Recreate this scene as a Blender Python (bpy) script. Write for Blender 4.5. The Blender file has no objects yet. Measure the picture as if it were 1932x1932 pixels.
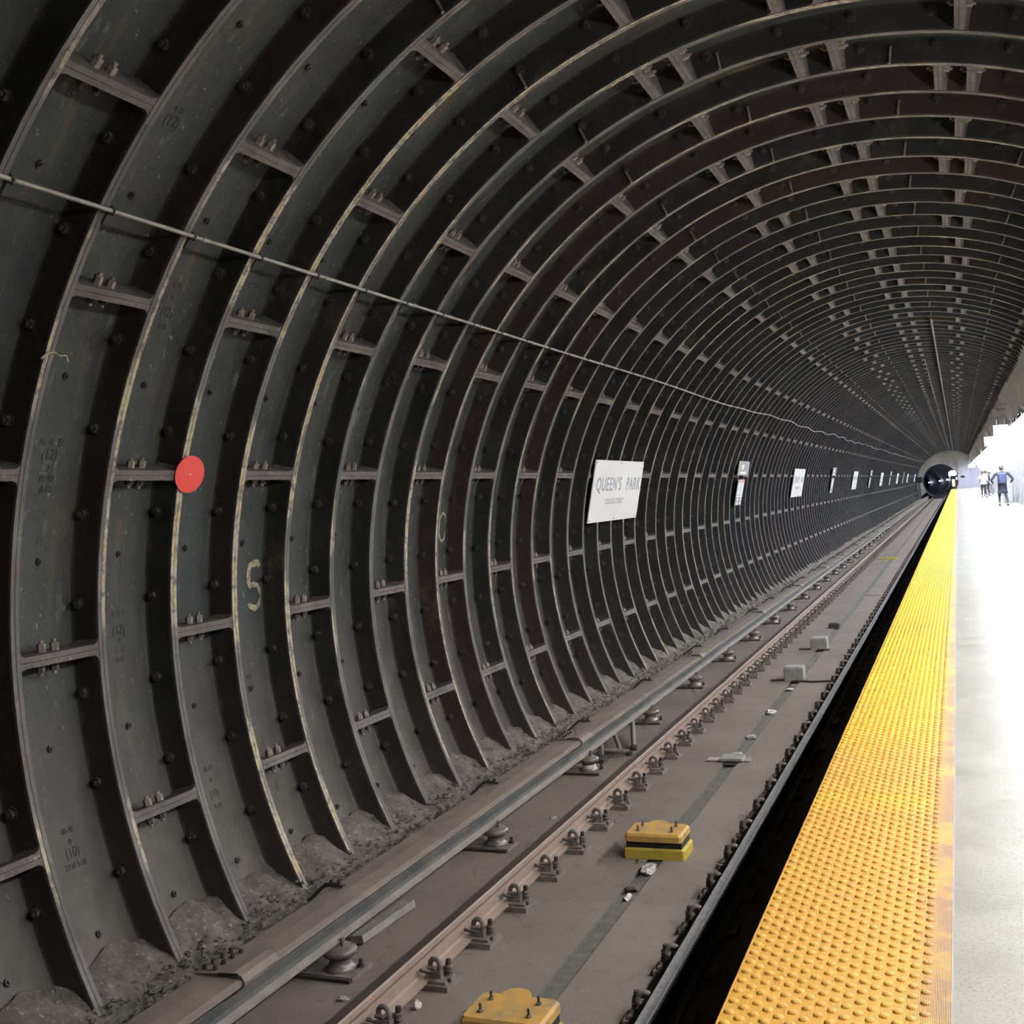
import bpy, bmesh, math, random
from math import sin, cos, pi, radians, floor
from mathutils import Vector, Matrix
random.seed(7)
C = bpy.context.scene.collection
sc = bpy.context.scene
# ---------------------------------------------------------------- camera, world, exposure
H = 1.5                                    # camera height over the platform floor (z = 0), tunnel axis along +Y
yaw, pitch, roll, FPX = .3874, -.0031, .073, 2065.0
def rotm(yaw, pitch, roll):
    Rz = Matrix(((cos(yaw), sin(yaw), 0), (-sin(yaw), cos(yaw), 0), (0, 0, 1)))
    Rx = Matrix(((1, 0, 0), (0, cos(pitch), sin(pitch)), (0, -sin(pitch), cos(pitch))))
    A = Matrix(((1, 0, 0), (0, 0, -1), (0, 1, 0)))
    Rr = Matrix(((cos(roll), sin(roll), 0), (-sin(roll), cos(roll), 0), (0, 0, 1)))
    return Rr @ A @ Rx @ Rz
Mc = rotm(yaw, pitch, roll)
cam = bpy.data.cameras.new('camera'); cam.sensor_width = 36; cam.lens = FPX / 1932 * 36
cam.clip_start = .05; cam.clip_end = 600
co = bpy.data.objects.new('camera', cam); C.objects.link(co)
r_, d_, f_ = Mc[0], Mc[1], Mc[2]
co.matrix_world = Matrix(((r_[0], -d_[0], -f_[0], 0), (r_[1], -d_[1], -f_[1], 0), (r_[2], -d_[2], -f_[2], H), (0, 0, 0, 1)))
sc.camera = co
w = bpy.data.worlds.new('world'); sc.world = w; w.use_nodes = True
w.node_tree.nodes['Background'].inputs[0].default_value = (.6, .65, .75, 1)
w.node_tree.nodes['Background'].inputs[1].default_value = .02
sc.view_settings.view_transform = 'Standard'; sc.view_settings.look = 'None'
sc.view_settings.exposure = 0.0; sc.view_settings.gamma = 1.0; sc.view_settings.use_curve_mapping = False
cy = sc.cycles
cy.max_bounces = 4; cy.diffuse_bounces = 3; cy.glossy_bounces = 2; cy.transmission_bounces = 1; cy.caustics_reflective = False; cy.caustics_refractive = False
cy.use_adaptive_sampling = True; cy.adaptive_threshold = .13; cy.adaptive_min_samples = 12; cy.sample_clamp_indirect = 6
LAMP = 84.0                                # emission of the fluorescent fixtures
LAMP_X, LAMP_Z = 1.72, 2.86
# ---------------------------------------------------------------- tunnel constants
R = 3.72; CX = -.2077 * 3.72; CZ = H - .1843 * 3.72
Y0 = .7986 * 3.72; SP = .1639 * 3.72
DEP = .19; RO = R + DEP; TF = .0275
YEND = 139.5
BED = -.98
A0 = 1.1                                   # angle of the lowest even joint, measured up from the left horizontal
# ---------------------------------------------------------------- node helpers
class NT:
    def __init__(s, name):
        s.m = bpy.data.materials.new(name); s.m.use_nodes = True
        s.t = s.m.node_tree; s.b = s.t.nodes['Principled BSDF']
        s._pos = None
    def n(s, typ, **kw):
        nd = s.t.nodes.new(typ)
        for k, v in kw.items(): setattr(nd, k, v)
        return nd
    def link(s, a, b): s.t.links.new(a, b)
    def pos(s):
        if s._pos is None: s._pos = s.n('ShaderNodeNewGeometry').outputs['Position']
        return s._pos
    def setin(s, sock, v):
        if hasattr(v, 'is_output') or isinstance(v, bpy.types.NodeSocket): s.link(v, sock)
        else:
            if isinstance(v, (tuple, list)) and len(v) == 3 and sock.type == 'RGBA': v = (*v, 1)
            sock.default_value = v
    def mapping(s, scale=(1, 1, 1), loc=(0, 0, 0), src=None):
        m = s.n('ShaderNodeMapping'); m.inputs['Scale'].default_value = scale; m.inputs['Location'].default_value = loc
        s.link(src or s.pos(), m.inputs['Vector']); return m.outputs[0]
    def noise(s, scale, detail=4, rough=.6, vec=None):
        nd = s.n('ShaderNodeTexNoise'); nd.inputs['Scale'].default_value = scale; nd.inputs['Detail'].default_value = detail
        nd.inputs['Roughness'].default_value = rough
        s.link(vec or s.pos(), nd.inputs['Vector']); return nd.outputs['Fac']
    def ramp(s, fac, lo, hi, a=0.0, b=1.0):
        nd = s.n('ShaderNodeMapRange'); nd.clamp = True
        s.link(fac, nd.inputs['Value']); nd.inputs['From Min'].default_value = lo; nd.inputs['From Max'].default_value = hi
        nd.inputs['To Min'].default_value = a; nd.inputs['To Max'].default_value = b; return nd.outputs[0]
    def mix(s, fac, a, b, mode='MIX'):
        nd = s.n('ShaderNodeMix', data_type='RGBA', blend_type=mode)
        s.setin(nd.inputs[0], fac); s.setin(nd.inputs[6], a); s.setin(nd.inputs[7], b); return nd.outputs[2]
    def math(s, op, a, b=0.0, c=0.0):
        nd = s.n('ShaderNodeMath', operation=op); s.setin(nd.inputs[0], a); s.setin(nd.inputs[1], b); s.setin(nd.inputs[2], c); return nd.outputs[0]
    def xyz(s):
        nd = s.n('ShaderNodeSeparateXYZ'); s.link(s.pos(), nd.inputs[0]); return nd.outputs
    def out(s, color=None, rough=None, metal=0.0, bump=None, bstr=.3, bdist=.01, spec=None):
        if color is not None: s.setin(s.b.inputs['Base Color'], color)
        if rough is not None: s.setin(s.b.inputs['Roughness'], rough)
        s.b.inputs['Metallic'].default_value = metal
        if spec is not None: s.b.inputs['Specular IOR Level'].default_value = spec
        if bump is not None:
            bn = s.n('ShaderNodeBump'); bn.inputs['Strength'].default_value = bstr; bn.inputs['Distance'].default_value = bdist
            s.link(bump, bn.inputs['Height']); s.link(bn.outputs[0], s.b.inputs['Normal'])
        return s.m
def simple(name, a, b=None, scale=8, rough=.6, metal=0.0, bump=.0, lo=.35, hi=.65, spec=None):
    t = NT(name); f = t.noise(scale)
    b = b or tuple(c * .75 for c in a)
    col = t.mix(t.ramp(f, lo, hi), a, b)
    return t.out(col, rough, metal, t.noise(scale * 4) if bump else None, bump, .01, spec)
def emis(name, col, strength):
    t = NT(name); t.b.inputs['Base Color'].default_value = (.8, .8, .8, 1)
    t.b.inputs['Emission Color'].default_value = (*col, 1); t.b.inputs['Emission Strength'].default_value = strength
    return t.m
def ringrand(t, seed=0.0, sub=1):
    y = t.xyz()[1]
    k = t.math('FLOOR', t.math('DIVIDE', t.math('SUBTRACT', y, Y0), SP))
    wn = t.n('ShaderNodeTexWhiteNoise', noise_dimensions='1D'); t.link(t.math('ADD', k, seed), wn.inputs['W'])
    return wn.outputs['Value']
# ---------------------------------------------------------------- materials
def m_pan():
    t = NT('lining_pan'); z = t.xyz()[2]
    base = t.mix(t.ramp(t.noise(2.2), .35, .65), (.060, .068, .068), (.040, .045, .046))
    rr = ringrand(t)
    base = t.mix(t.ramp(rr, .55, 1, 0, .45), base, (.085, .088, .078))
    base = t.mix(t.ramp(ringrand(t, 31.7), .7, 1, 0, .4), base, (.022, .021, .021))
    # ochre and pale mineral streaks running down the pans
    st = t.noise(1.0, 5, .65, t.mapping((1.2, 7, .8)))
    base = t.mix(t.ramp(st, .56, .68, 0, .65), base, (.13, .105, .055))
    base = t.mix(t.ramp(t.noise(6.5, 6, .8), .56, .70, 0, .5), base, (.10, .10, .088))
    st2 = t.noise(1.6, 6, .75, t.mapping((1.6, 5, 1.6), (9, 3, 1)))
    base = t.mix(t.ramp(st2, .60, .70, 0, .65), base, (.22, .23, .18))
    base = t.mix(t.ramp(t.noise(1.7, 6, .8, t.mapping(loc=(7, 1, 2))), .60, .68, 0, .6), base, (.026, .022, .020))
    base = t.mix(t.ramp(t.noise(16, 8, .85), .50, .68, 0, .4), base, (.030, .030, .028))
    sp = t.noise(38, 2, .5, t.mapping((1, 1, .45)))
    base = t.mix(t.ramp(sp, .70, .74, 0, .6), base, (.34, .35, .31))
    # brown brake dust lying on the lower rings
    dz = t.math('ADD', z, t.ramp(t.noise(.9), .3, .7, -.45, .45))
    dust = t.ramp(dz, 1.1, -.7, 0, .95)
    base = t.mix(dust, base, t.mix(t.ramp(t.noise(5), .35, .65), (.125, .108, .092), (.085, .076, .066)))
    return t.out(base, .58, 0, t.noise(25, 6, .75), .5, .008, .4)
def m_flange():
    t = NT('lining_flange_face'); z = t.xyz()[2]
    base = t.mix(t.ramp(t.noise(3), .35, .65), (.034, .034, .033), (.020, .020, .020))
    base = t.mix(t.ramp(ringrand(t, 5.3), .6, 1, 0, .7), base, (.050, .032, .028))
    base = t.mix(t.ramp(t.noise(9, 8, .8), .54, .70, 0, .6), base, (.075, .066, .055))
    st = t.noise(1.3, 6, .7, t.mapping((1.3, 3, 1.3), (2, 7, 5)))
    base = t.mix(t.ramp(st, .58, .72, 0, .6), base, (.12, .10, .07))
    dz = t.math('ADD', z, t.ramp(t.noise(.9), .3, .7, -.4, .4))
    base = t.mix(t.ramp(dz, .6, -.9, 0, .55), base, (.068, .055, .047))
    base = t.mix(t.ramp(t.xyz()[1], 14, 60, 0, .7), base, (.060, .062, .070))  # distance haze painted in: faces fade to pale bluish grey along the tunnel
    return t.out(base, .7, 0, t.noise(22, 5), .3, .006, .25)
def m_edge():
    t = NT('lining_flange_edge'); z = t.xyz()[2]
    base = t.mix(t.ramp(t.noise(3), .35, .65), (.205, .195, .18), (.125, .12, .115))
    base = t.mix(t.ramp(t.noise(4, 6, .7), .55, .68, 0, .8), base, (.19, .13, .10))
    rr = ringrand(t, 11.1)
    fl = t.noise(1.1, 3, .5, t.mapping((1, .8, 1), (4, 4, 4)))
    fl = t.math('ADD', t.math('MULTIPLY', fl, 1.0), t.math('MULTIPLY', t.math('SUBTRACT', rr, .5), .25))
    fine = t.noise(14, 6, .8)
    mask = t.math('MULTIPLY', t.math('MULTIPLY', t.ramp(fl, .57, .63), t.ramp(fine, .40, .54)), t.ramp(t.xyz()[1], 9, 40, 1, .12))
    base = t.mix(mask, base, t.mix(t.ramp(t.noise(9), .4, .6), (.56, .45, .27), (.50, .47, .37)))
    dark = t.noise(30, 4, .7)
    base = t.mix(t.ramp(dark, .62, .70, 0, .7), base, (.05, .04, .035))
    return t.out(base, .75, 0, t.noise(40, 6, .8), .6, .008, .3)
def m_cross():
    t = NT('lining_joint_plate'); z = t.xyz()[2]
    base = t.mix(t.ramp(t.noise(6), .35, .65), (.165, .148, .135), (.11, .098, .09))
    base = t.mix(t.ramp(t.noise(13, 5, .7), .58, .68, 0, .6), base, (.22, .14, .10))
    base = t.mix(t.ramp(t.noise(20, 5, .7, t.mapping(loc=(3, 3, 3))), .62, .70, 0, .7), base, (.42, .39, .32))
    return t.out(base, .75, 0, t.noise(40, 5), .4, .006, .3)
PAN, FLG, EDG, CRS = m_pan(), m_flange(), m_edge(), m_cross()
BOLT = simple('bolt_steel', (.095, .092, .085), (.045, .042, .038), 30, .55, .3)
BOLTL = simple('bolt_dusty', (.30, .26, .22), (.15, .12, .10), 30, .6)
def m_bed():
    t = NT('track_bed_concrete')
    base = t.mix(t.ramp(t.noise(1.3), .3, .7), (.200, .168, .145), (.150, .128, .110))
    base = t.mix(t.ramp(t.noise(9, 8, .8), .54, .70, 0, .55), base, (.085, .072, .06))
    base = t.mix(t.ramp(t.noise(60, 2), .70, .74, 0, .5), base, (.33, .31, .28))
    return t.out(base, .85, 0, t.noise(20, 6, .7), .35, .006, .2)
BEDM = m_bed()
SLOTM = simple('drain_slot_concrete', (.135, .128, .115), (.085, .08, .072), 14, .85, 0, .4)
def m_debris():
    t = NT('rubble_dust')
    base = t.mix(t.ramp(t.noise(7, 6, .7), .35, .65), (.26, .235, .20), (.13, .115, .10))
    base = t.mix(t.ramp(t.noise(34, 3), .60, .68, 0, .8), base, (.46, .42, .35))
    return t.out(base, .9, 0, t.noise(26, 8, .8), .9, .02, .2)
DEBRIS = m_debris()
def m_platform():
    t = NT('platform_terrazzo'); p = t.xyz()
    base = t.mix(t.ramp(t.noise(.9), .3, .7), (.37, .36, .32), (.26, .25, .22))
    base = t.mix(t.ramp(t.noise(85, 3, .6), .54, .62, 0, .65), base, (.14, .135, .115))
    base = t.mix(t.ramp(t.noise(2.6, 6, .75), .48, .66, 0, .6), base, (.22, .21, .165))
    # grime along the joint with the yellow edging
    base = t.mix(t.math('MULTIPLY', t.ramp(p[0], .16, -.11), t.ramp(t.noise(2.4, 5), .35, .65, .1, .5)), base, (.30, .29, .25))
    jy = t.math('ABSOLUTE', t.math('SUBTRACT', t.math('FRACT', t.math('DIVIDE', t.math('ADD', p[1], .35), 1.83)), .5))
    base = t.mix(t.ramp(jy, .002, .0, 0, .6), base, (.16, .15, .13))
    return t.out(base, t.ramp(t.noise(4), .3, .7, .30, .48), 0, t.noise(60, 4), .12, .002, .5)
PLAT = m_platform()
def m_yellow():
    t = NT('tactile_yellow'); p = t.xyz()
    k = t.math('FLOOR', t.math('DIVIDE', t.math('SUBTRACT', p[1], 3.38 - .352 * 20), .352))
    wn = t.n('ShaderNodeTexWhiteNoise', noise_dimensions='1D'); t.link(k, wn.inputs['W'])
    grp = t.noise(.45, 1, .5, t.mapping((0, 1, 0)))
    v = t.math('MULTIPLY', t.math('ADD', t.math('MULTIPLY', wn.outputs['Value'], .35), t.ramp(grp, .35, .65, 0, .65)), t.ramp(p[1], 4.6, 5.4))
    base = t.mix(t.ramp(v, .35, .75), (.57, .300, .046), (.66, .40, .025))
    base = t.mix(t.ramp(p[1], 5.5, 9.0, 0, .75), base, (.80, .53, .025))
    base = t.mix(t.ramp(t.noise(3.2, 5, .7), .52, .70, 0, .45), base, (.55, .27, .06))
    base = t.mix(t.math('MULTIPLY', t.ramp(p[0], -.24, -.14), t.ramp(t.noise(4, 5, .7), .36, .52, 0, .85)), base, (.26, .15, .08))
    base = t.mix(t.ramp(t.noise(14, 4, .7), .70, .76, 0, .7), base, (.45, .40, .33))
    s = t.math('ABSOLUTE', t.math('SUBTRACT', t.math('FRACT', t.math('DIVIDE', t.math('SUBTRACT', p[1], 3.38 - .352 * 20 + .176), .352)), .5))
    base = t.mix(t.ramp(s, .013, .006, 0, .75), base, (.30, .15, .02))
    wv = t.math('SINE', t.math('MULTIPLY', p[0], 2 * pi / .0045))
    return t.out(base, .5, 0, wv, .35, .0008, .4)
YEL = m_yellow()
BLACKC = simple('edge_shade_and_gap_black', (.02, .019, .018), None, 6, .9)  # near-black puts the shade below the platform edge into the colour; also panel gaps
RAILSIDE = simple('rusty_rail', (.29, .205, .165), (.225, .175, .145), 5, .7, 0, .15)
RAILTOPD = simple('dull_rail_head', (.085, .068, .055), (.06, .05, .04), 12, .5, .3)
RAILTOP = simple('worn_rail_head', (.34, .34, .35), (.24, .24, .25), 20, .42, .3)
DARKSTEEL = simple('dark_rail_steel', (.035, .032, .03), (.02, .018, .017), 9, .6, .2)
THIRD = simple('third_rail_steel', (.052, .058, .060), (.095, .092, .084), 3, .68, 0, 0, .35, .65, .25)
THIRDF = simple('third_rail_foot_dust', (.24, .215, .185), (.18, .16, .14), 8, .75)
BOARD = simple('cover_board_dusty', (.215, .175, .145), (.16, .135, .115), 4, .8, 0, .25)
DUSTSTEEL = simple('dusty_steel', (.19, .168, .148), (.115, .10, .088), 22, .7, 0, .2)
DUSTDARK = simple('sooty_iron', (.045, .038, .034), (.028, .024, .022), 22, .75, 0, .2)
CERAM = simple('insulator_glaze', (.17, .145, .13), (.12, .10, .09), 10, .35)
CERAMW = simple('insulator_white', (.55, .53, .5), None, 10, .4)
YBOX = simple('yellow_cast_paint', (.50, .29, .075), (.30, .215, .115), 9, .55, 0, .2, .45, .7)
YBOX2 = simple('yellow_plate_paint', (.46, .36, .045), (.28, .24, .07), 9, .5, 0, .1, .5, .75)
BLK = simple('black_gap', (.012, .012, .011), None, 5, .8)
GBOX = simple('grey_box_concrete', (.30, .29, .27), (.22, .21, .20), 12, .8, 0, .2)
WOODM = simple('grey_timber', (.24, .225, .20), (.17, .155, .14), 12, .8, 0, .3)
WHITE = simple('white_enamel', (.95, .95, .95), (.93, .93, .93), 3, .35)
GREYT = simple('grey_lettering', (.36, .38, .42), (.34, .36, .40), 4, .5)
GREYP = simple('grey_panel', (.30, .30, .31), (.28, .28, .29), 4, .5)
YSTRIPE = simple('yellow_stripe', (.75, .65, .15), None, 4, .5)
ORANGEP = simple('orange_band', (.75, .45, .38), None, 4, .5)
RED = simple('red_enamel', (.95, .095, .08), (.90, .085, .07), 3, .4)
CREAM = simple('cream_paint', (.42, .385, .25), (.18, .17, .12), 22, .8, 0, .2, .5, .62)
CHALK = simple('cast_mark_black', (.012, .012, .012), None, 20, .8)
COND = simple('conduit_galvanised', (.36, .345, .315), (.26, .245, .22), 14, .45, .2)
TILEW = simple('white_wall_cladding', (.44, .45, .49), (.38, .39, .44), 1.5, .3)
def m_fascia():
    t = NT('grey_fascia_slats'); p = t.xyz()
    s = t.math('SINE', t.math('MULTIPLY', p[1], 2 * pi / .61))
    base = t.mix(t.ramp(t.noise(.5, 3, .6, t.mapping((.5, 1, .5))), .35, .65), (.66, .65, .66), (.54, .53, .56))
    base = t.mix(t.ramp(s, .9, 1.0, 0, .5), base, (.34, .33, .34))
    return t.out(base, .6)
FASC = m_fascia()
CEILM = simple('soffit_grey', (.20, .20, .25), (.09, .09, .13), .7, .7)
ENDW = simple('end_wall_concrete', (.55, .51, .46), (.38, .35, .32), .8, .8)
ENDP = simple('end_wall_panel', (.50, .50, .62), (.44, .44, .56), 1, .5)
TUNM = simple('running_tunnel_lining', (.10, .10, .13), (.06, .06, .09), 1.2, .6)
LITEM = emis('fluorescent_diffuser', (1.0, .985, .955), LAMP)
LITEF = emis('cool_fluorescent_diffuser', (.88, .93, 1.0), LAMP * 1.45)
SIGNLIT = emis('lit_sign_face', (.95, .97, 1.0), 3.0)
TUNL = emis('tunnel_lamp', (.72, .80, 1.0), 60)
COAT = simple('navy_coat', (.045, .05, .075), (.03, .034, .055), 6, .8)
PACK = simple('blue_backpack', (.07, .09, .19), (.05, .065, .14), 8, .7)
LEGG = simple('grey_trousers', (.075, .078, .10), (.05, .05, .07), 8, .8)
SKIN = simple('skin', (.42, .27, .20), None, 8, .6)
HAIR = simple('brown_hair', (.12, .10, .07), (.07, .055, .04), 20, .6)
SHIRT = simple('white_shirt', (.82, .80, .80), None, 6, .7)
TROUS = simple('dark_trousers', (.05, .045, .045), None, 6, .8)
FOIL = simple('litter_foil', (.60, .60, .57), (.25, .24, .22), 60, .4, .2, 0, .45, .55)
PAPER = simple('litter_paper', (.62, .60, .54), (.5, .48, .43), 20, .7)
RUSTD = simple('dark_debris', (.05, .042, .036), None, 20, .8)
# ---------------------------------------------------------------- mesh helpers
class MB:
    """collects faces with material slots, links them as one mesh object"""
    def __init__(s): s.v = []; s.f = []; s.mi = []; s.mats = []; s.sm = []
    def slot(s, m):
        if m not in s.mats: s.mats.append(m)
        return s.mats.index(m)
    def add(s, vs, fs, m, smooth=False):
        o = len(s.v); s.v.extend(tuple(v) for v in vs); k = s.slot(m)
        for f in fs: s.f.append(tuple(i + o for i in f)); s.mi.append(k); s.sm.append(smooth)
    def box(s, lo, hi, m, mt=None):
        x0, y0, z0 = lo; x1, y1, z1 = hi
        vs = [(x0, y0, z0), (x1, y0, z0), (x1, y1, z0), (x0, y1, z0), (x0, y0, z1), (x1, y0, z1), (x1, y1, z1), (x0, y1, z1)]
        if mt: vs = [mt @ Vector(v) for v in vs]
        s.add(vs, [(0, 3, 2, 1), (4, 5, 6, 7), (0, 1, 5, 4), (1, 2, 6, 5), (2, 3, 7, 6), (3, 0, 4, 7)], m)
    def cbox(s, lo, hi, b, m, mt=None):
        """box with chamfered vertical and top edges"""
        x0, y0, z0 = lo; x1, y1, z1 = hi
        def loop(d, z, e):
            return [(x0 + d + e, y0 + d, z), (x1 - d - e, y0 + d, z), (x1 - d, y0 + d + e, z), (x1 - d, y1 - d - e, z),
                    (x1 - d - e, y1 - d, z), (x0 + d + e, y1 - d, z), (x0 + d, y1 - d - e, z), (x0 + d, y0 + d + e, z)]
        vs = loop(0, z0, b) + loop(0, z1 - b, b) + loop(b * .7, z1, b)
        if mt: vs = [mt @ Vector(v) for v in vs]
        fs = [tuple(reversed(range(8)))]
        for k in (0, 8):
            fs += [(k + i, k + (i + 1) % 8, k + 8 + (i + 1) % 8, k + 8 + i) for i in range(8)]
        fs.append(tuple(range(16, 24)))
        s.add(vs, fs, m)
    def cyl(s, p, axis, r, L, m, n=10, r2=None, smooth=False, cap=True):
        p = Vector(p); a = Vector(axis).normalized(); u = a.orthogonal().normalized(); v = a.cross(u)
        r2 = r if r2 is None else r2
        vs = [p + (u * cos(2 * pi * i / n) + v * sin(2 * pi * i / n)) * r for i in range(n)]
        vs += [p + a * L + (u * cos(2 * pi * i / n) + v * sin(2 * pi * i / n)) * r2 for i in range(n)]
        s.add(vs, [(i, (i + 1) % n, n + (i + 1) % n, n + i) for i in range(n)], m, smooth)
        if cap: s.add(vs, [tuple(reversed(range(n))), tuple(range(n, 2 * n))], m)
    def lathe(s, p, prof, m, n=16):
        vs = []; p = Vector(p)
        for r, z in prof: vs += [p + Vector((r * cos(2 * pi * i / n), r * sin(2 * pi * i / n), z)) for i in range(n)]
        fs = []
        for k in range(len(prof) - 1):
            fs += [(k * n + i, k * n + (i + 1) % n, (k + 1) * n + (i + 1) % n, (k + 1) * n + i) for i in range(n)]
        s.add(vs, fs, m, True); q = (len(prof) - 1) * n
        s.add(vs, [tuple(range(q, q + n))], m)
    def tube(s, pts, r, m, n=8, closed=False):
        pts = [Vector(p) for p in pts]; N = len(pts); vs = []
        up = None
        for i, p in enumerate(pts):
            if closed: d = pts[(i + 1) % N] - pts[i - 1]
            else: d = pts[min(i + 1, N - 1)] - pts[max(i - 1, 0)]
            d.normalize()
            if up is None: up = d.orthogonal().normalized()
            u = (up - d * up.dot(d)).normalized(); up = u; v = d.cross(u)
            vs += [p + (u * cos(2 * pi * k / n) + v * sin(2 * pi * k / n)) * r for k in range(n)]
        fs = []
        for i in range(N if closed else N - 1):
            a, b = i * n, ((i + 1) % N) * n
            fs += [(a + k, a + (k + 1) % n, b + (k + 1) % n, b + k) for k in range(n)]
        s.add(vs, fs, m, True)
        if not closed: s.add(vs, [tuple(reversed(range(n))), tuple(range((N - 1) * n, N * n))], m)
    def extrude(s, prof, y0, y1, mats, cap=True, nseg=1):
        """closed profile [(x,z)] swept along Y; mats = one material or one per side"""
        n = len(prof)
        for k in range(nseg):
            a = y0 + (y1 - y0) * k / nseg; b = y0 + (y1 - y0) * (k + 1) / nseg
            vs = [(x, a, z) for x, z in prof] + [(x, b, z) for x, z in prof]
            for i in range(n):
                m = mats[i] if isinstance(mats, (list, tuple)) else mats
                s.add([vs[i], vs[(i + 1) % n], vs[n + (i + 1) % n], vs[n + i]], [(3, 2, 1, 0)], m)
        if cap:
            m = mats[0] if isinstance(mats, (list, tuple)) else mats
            s.add([(x, y0, z) for x, z in prof], [tuple(range(n))], m)
            s.add([(x, y1, z) for x, z in prof], [tuple(reversed(range(n)))], m)
    def mesh(s, name):
        me = bpy.data.meshes.new(name); me.from_pydata(s.v, [], s.f)
        for m in s.mats: me.materials.append(m)
        me.polygons.foreach_set('material_index', s.mi); me.polygons.foreach_set('use_smooth', s.sm)
        me.update(); return me
    def build(s, name, parent=None, loc=None, local=False):
        """parent given: vertices are in the parent's local frame"""
        me = s.mesh(name); o = bpy.data.objects.new(name, me); C.objects.link(o)
        if parent: o.parent = parent
        if loc is not None: o.location = loc
        return o
def tag(o, label=None, cat=None, group=None, kind=None):
    if label: o['label'] = label
    if cat: o['category'] = cat
    if group: o['group'] = group
    if kind: o['kind'] = kind
    return o
def thing(name, label, cat, loc=(0, 0, 0), group=None, rz=0.0):
    o = bpy.data.objects.new(name, None); C.objects.link(o); o.location = loc; o.rotation_euler = (0, 0, rz)
    return tag(o, label, cat, group)
def children(o): return [c for c in ALLOBJ(o)]
def ALLOBJ(o): return list(o.children)
def copy_tree(o, parent=None, loc=None, label=None, group=None):
    c = o.copy(); C.objects.link(c)
    if parent: c.parent = parent
    if loc is not None: c.location = loc
    if label: c['label'] = label
    if group: c['group'] = group
    for ch in list(o.children): copy_tree(ch, c)
    return c
def solo(name, mesh, loc, label, cat, group=None):
    o = bpy.data.objects.new(name, mesh); C.objects.link(o); o.location = loc
    return tag(o, label, cat, group)
def pr(a, r, y=0.0):
    """point in a ring's frame: a degrees up from the left horizontal"""
    a = radians(a); return (-r * cos(a), y, r * sin(a))
def pw(a, r, y):
    x, _, z = pr(a, r); return Vector((x + CX, y, z + CZ))
# ================================================================ STRUCTURE
# ---- segmental iron lining: wall_left > lining_ring > flange_bolts
ALO, AHI = -33.4, 136.6
def joints(v):
    if v % 2 == 0:
        js = [A0 - 30 + 30 * k for k in range(6)]
        js = [a for a in js if abs(a - 91.1) > 1] + [88.5, 92.5]
    else:
        js = [A0 - 15 + 30 * k for k in range(6)]
        js = [a for a in js if abs(a - 76.1) > 1 and abs(a - 106.1) > 1]
        js += [73.6, 77.5, 105.2] if v == 3 else [75.5, 103.0, 106.5]
    return sorted(a for a in js if ALO < a < AHI)
def ring_body(mb, v, y0=0.0, step=2.5):
    prof = [(0, R + .005), (.003, R), (TF, R), (TF + .004, R + .02), (TF + .006, RO - .035), (TF + .016, RO - .010), (TF + .045, RO), (SP - TF - .045, RO), (SP - TF - .016, RO - .010),
            (SP - TF - .006, RO - .035), (SP - TF - .004, R + .02), (SP - TF, R), (SP - .003, R), (SP, R + .005)]
    if step > 3: prof = [(0, R), (TF, R), (TF + .006, RO), (SP - TF - .006, RO), (SP - TF, R), (SP, R)]
    n = int(round((AHI - ALO) / step)); P = len(prof)
    vs = []
    for i in range(n + 1):
        a = ALO + (AHI - ALO) * i / n
        for (y, r) in prof: vs.append(pr(a, r, y + y0))
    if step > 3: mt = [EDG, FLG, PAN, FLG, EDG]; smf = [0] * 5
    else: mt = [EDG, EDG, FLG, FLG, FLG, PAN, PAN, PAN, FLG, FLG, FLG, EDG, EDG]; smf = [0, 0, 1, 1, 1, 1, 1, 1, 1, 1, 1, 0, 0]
    for k in range(P - 1):
        mb.add(vs, [], mt[k])
        o = len(mb.v) - len(vs)
        for i in range(n):
            mb.f.append((o + i * P + k, o + (i + 1) * P + k, o + (i + 1) * P + k + 1, o + i * P + k + 1)); mb.mi.append(mb.slot(mt[k])); mb.sm.append(bool(smf[k]))
        if k < P - 2:      # share vertices: drop the duplicate block
            pass
def ring_body_fast(mb, v, y0=0.0, step=2.5):
    # same as ring_body with the vertices added once
    tmp = MB(); ring_body(tmp, v, y0, step)
    nb = len(tmp.v); P = 6 if step > 3 else 14
    n = int(round((AHI - ALO) / step)); blk = (n + 1) * P; o = len(mb.v)
    mb.v.extend(tmp.v[:blk])
    for f, mi, sm in zip(tmp.f, tmp.mi, tmp.sm):
        mb.f.append(tuple(i % blk + o for i in f)); mb.mi.append(mb.slot(tmp.mats[mi])); mb.sm.append(sm)
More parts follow.
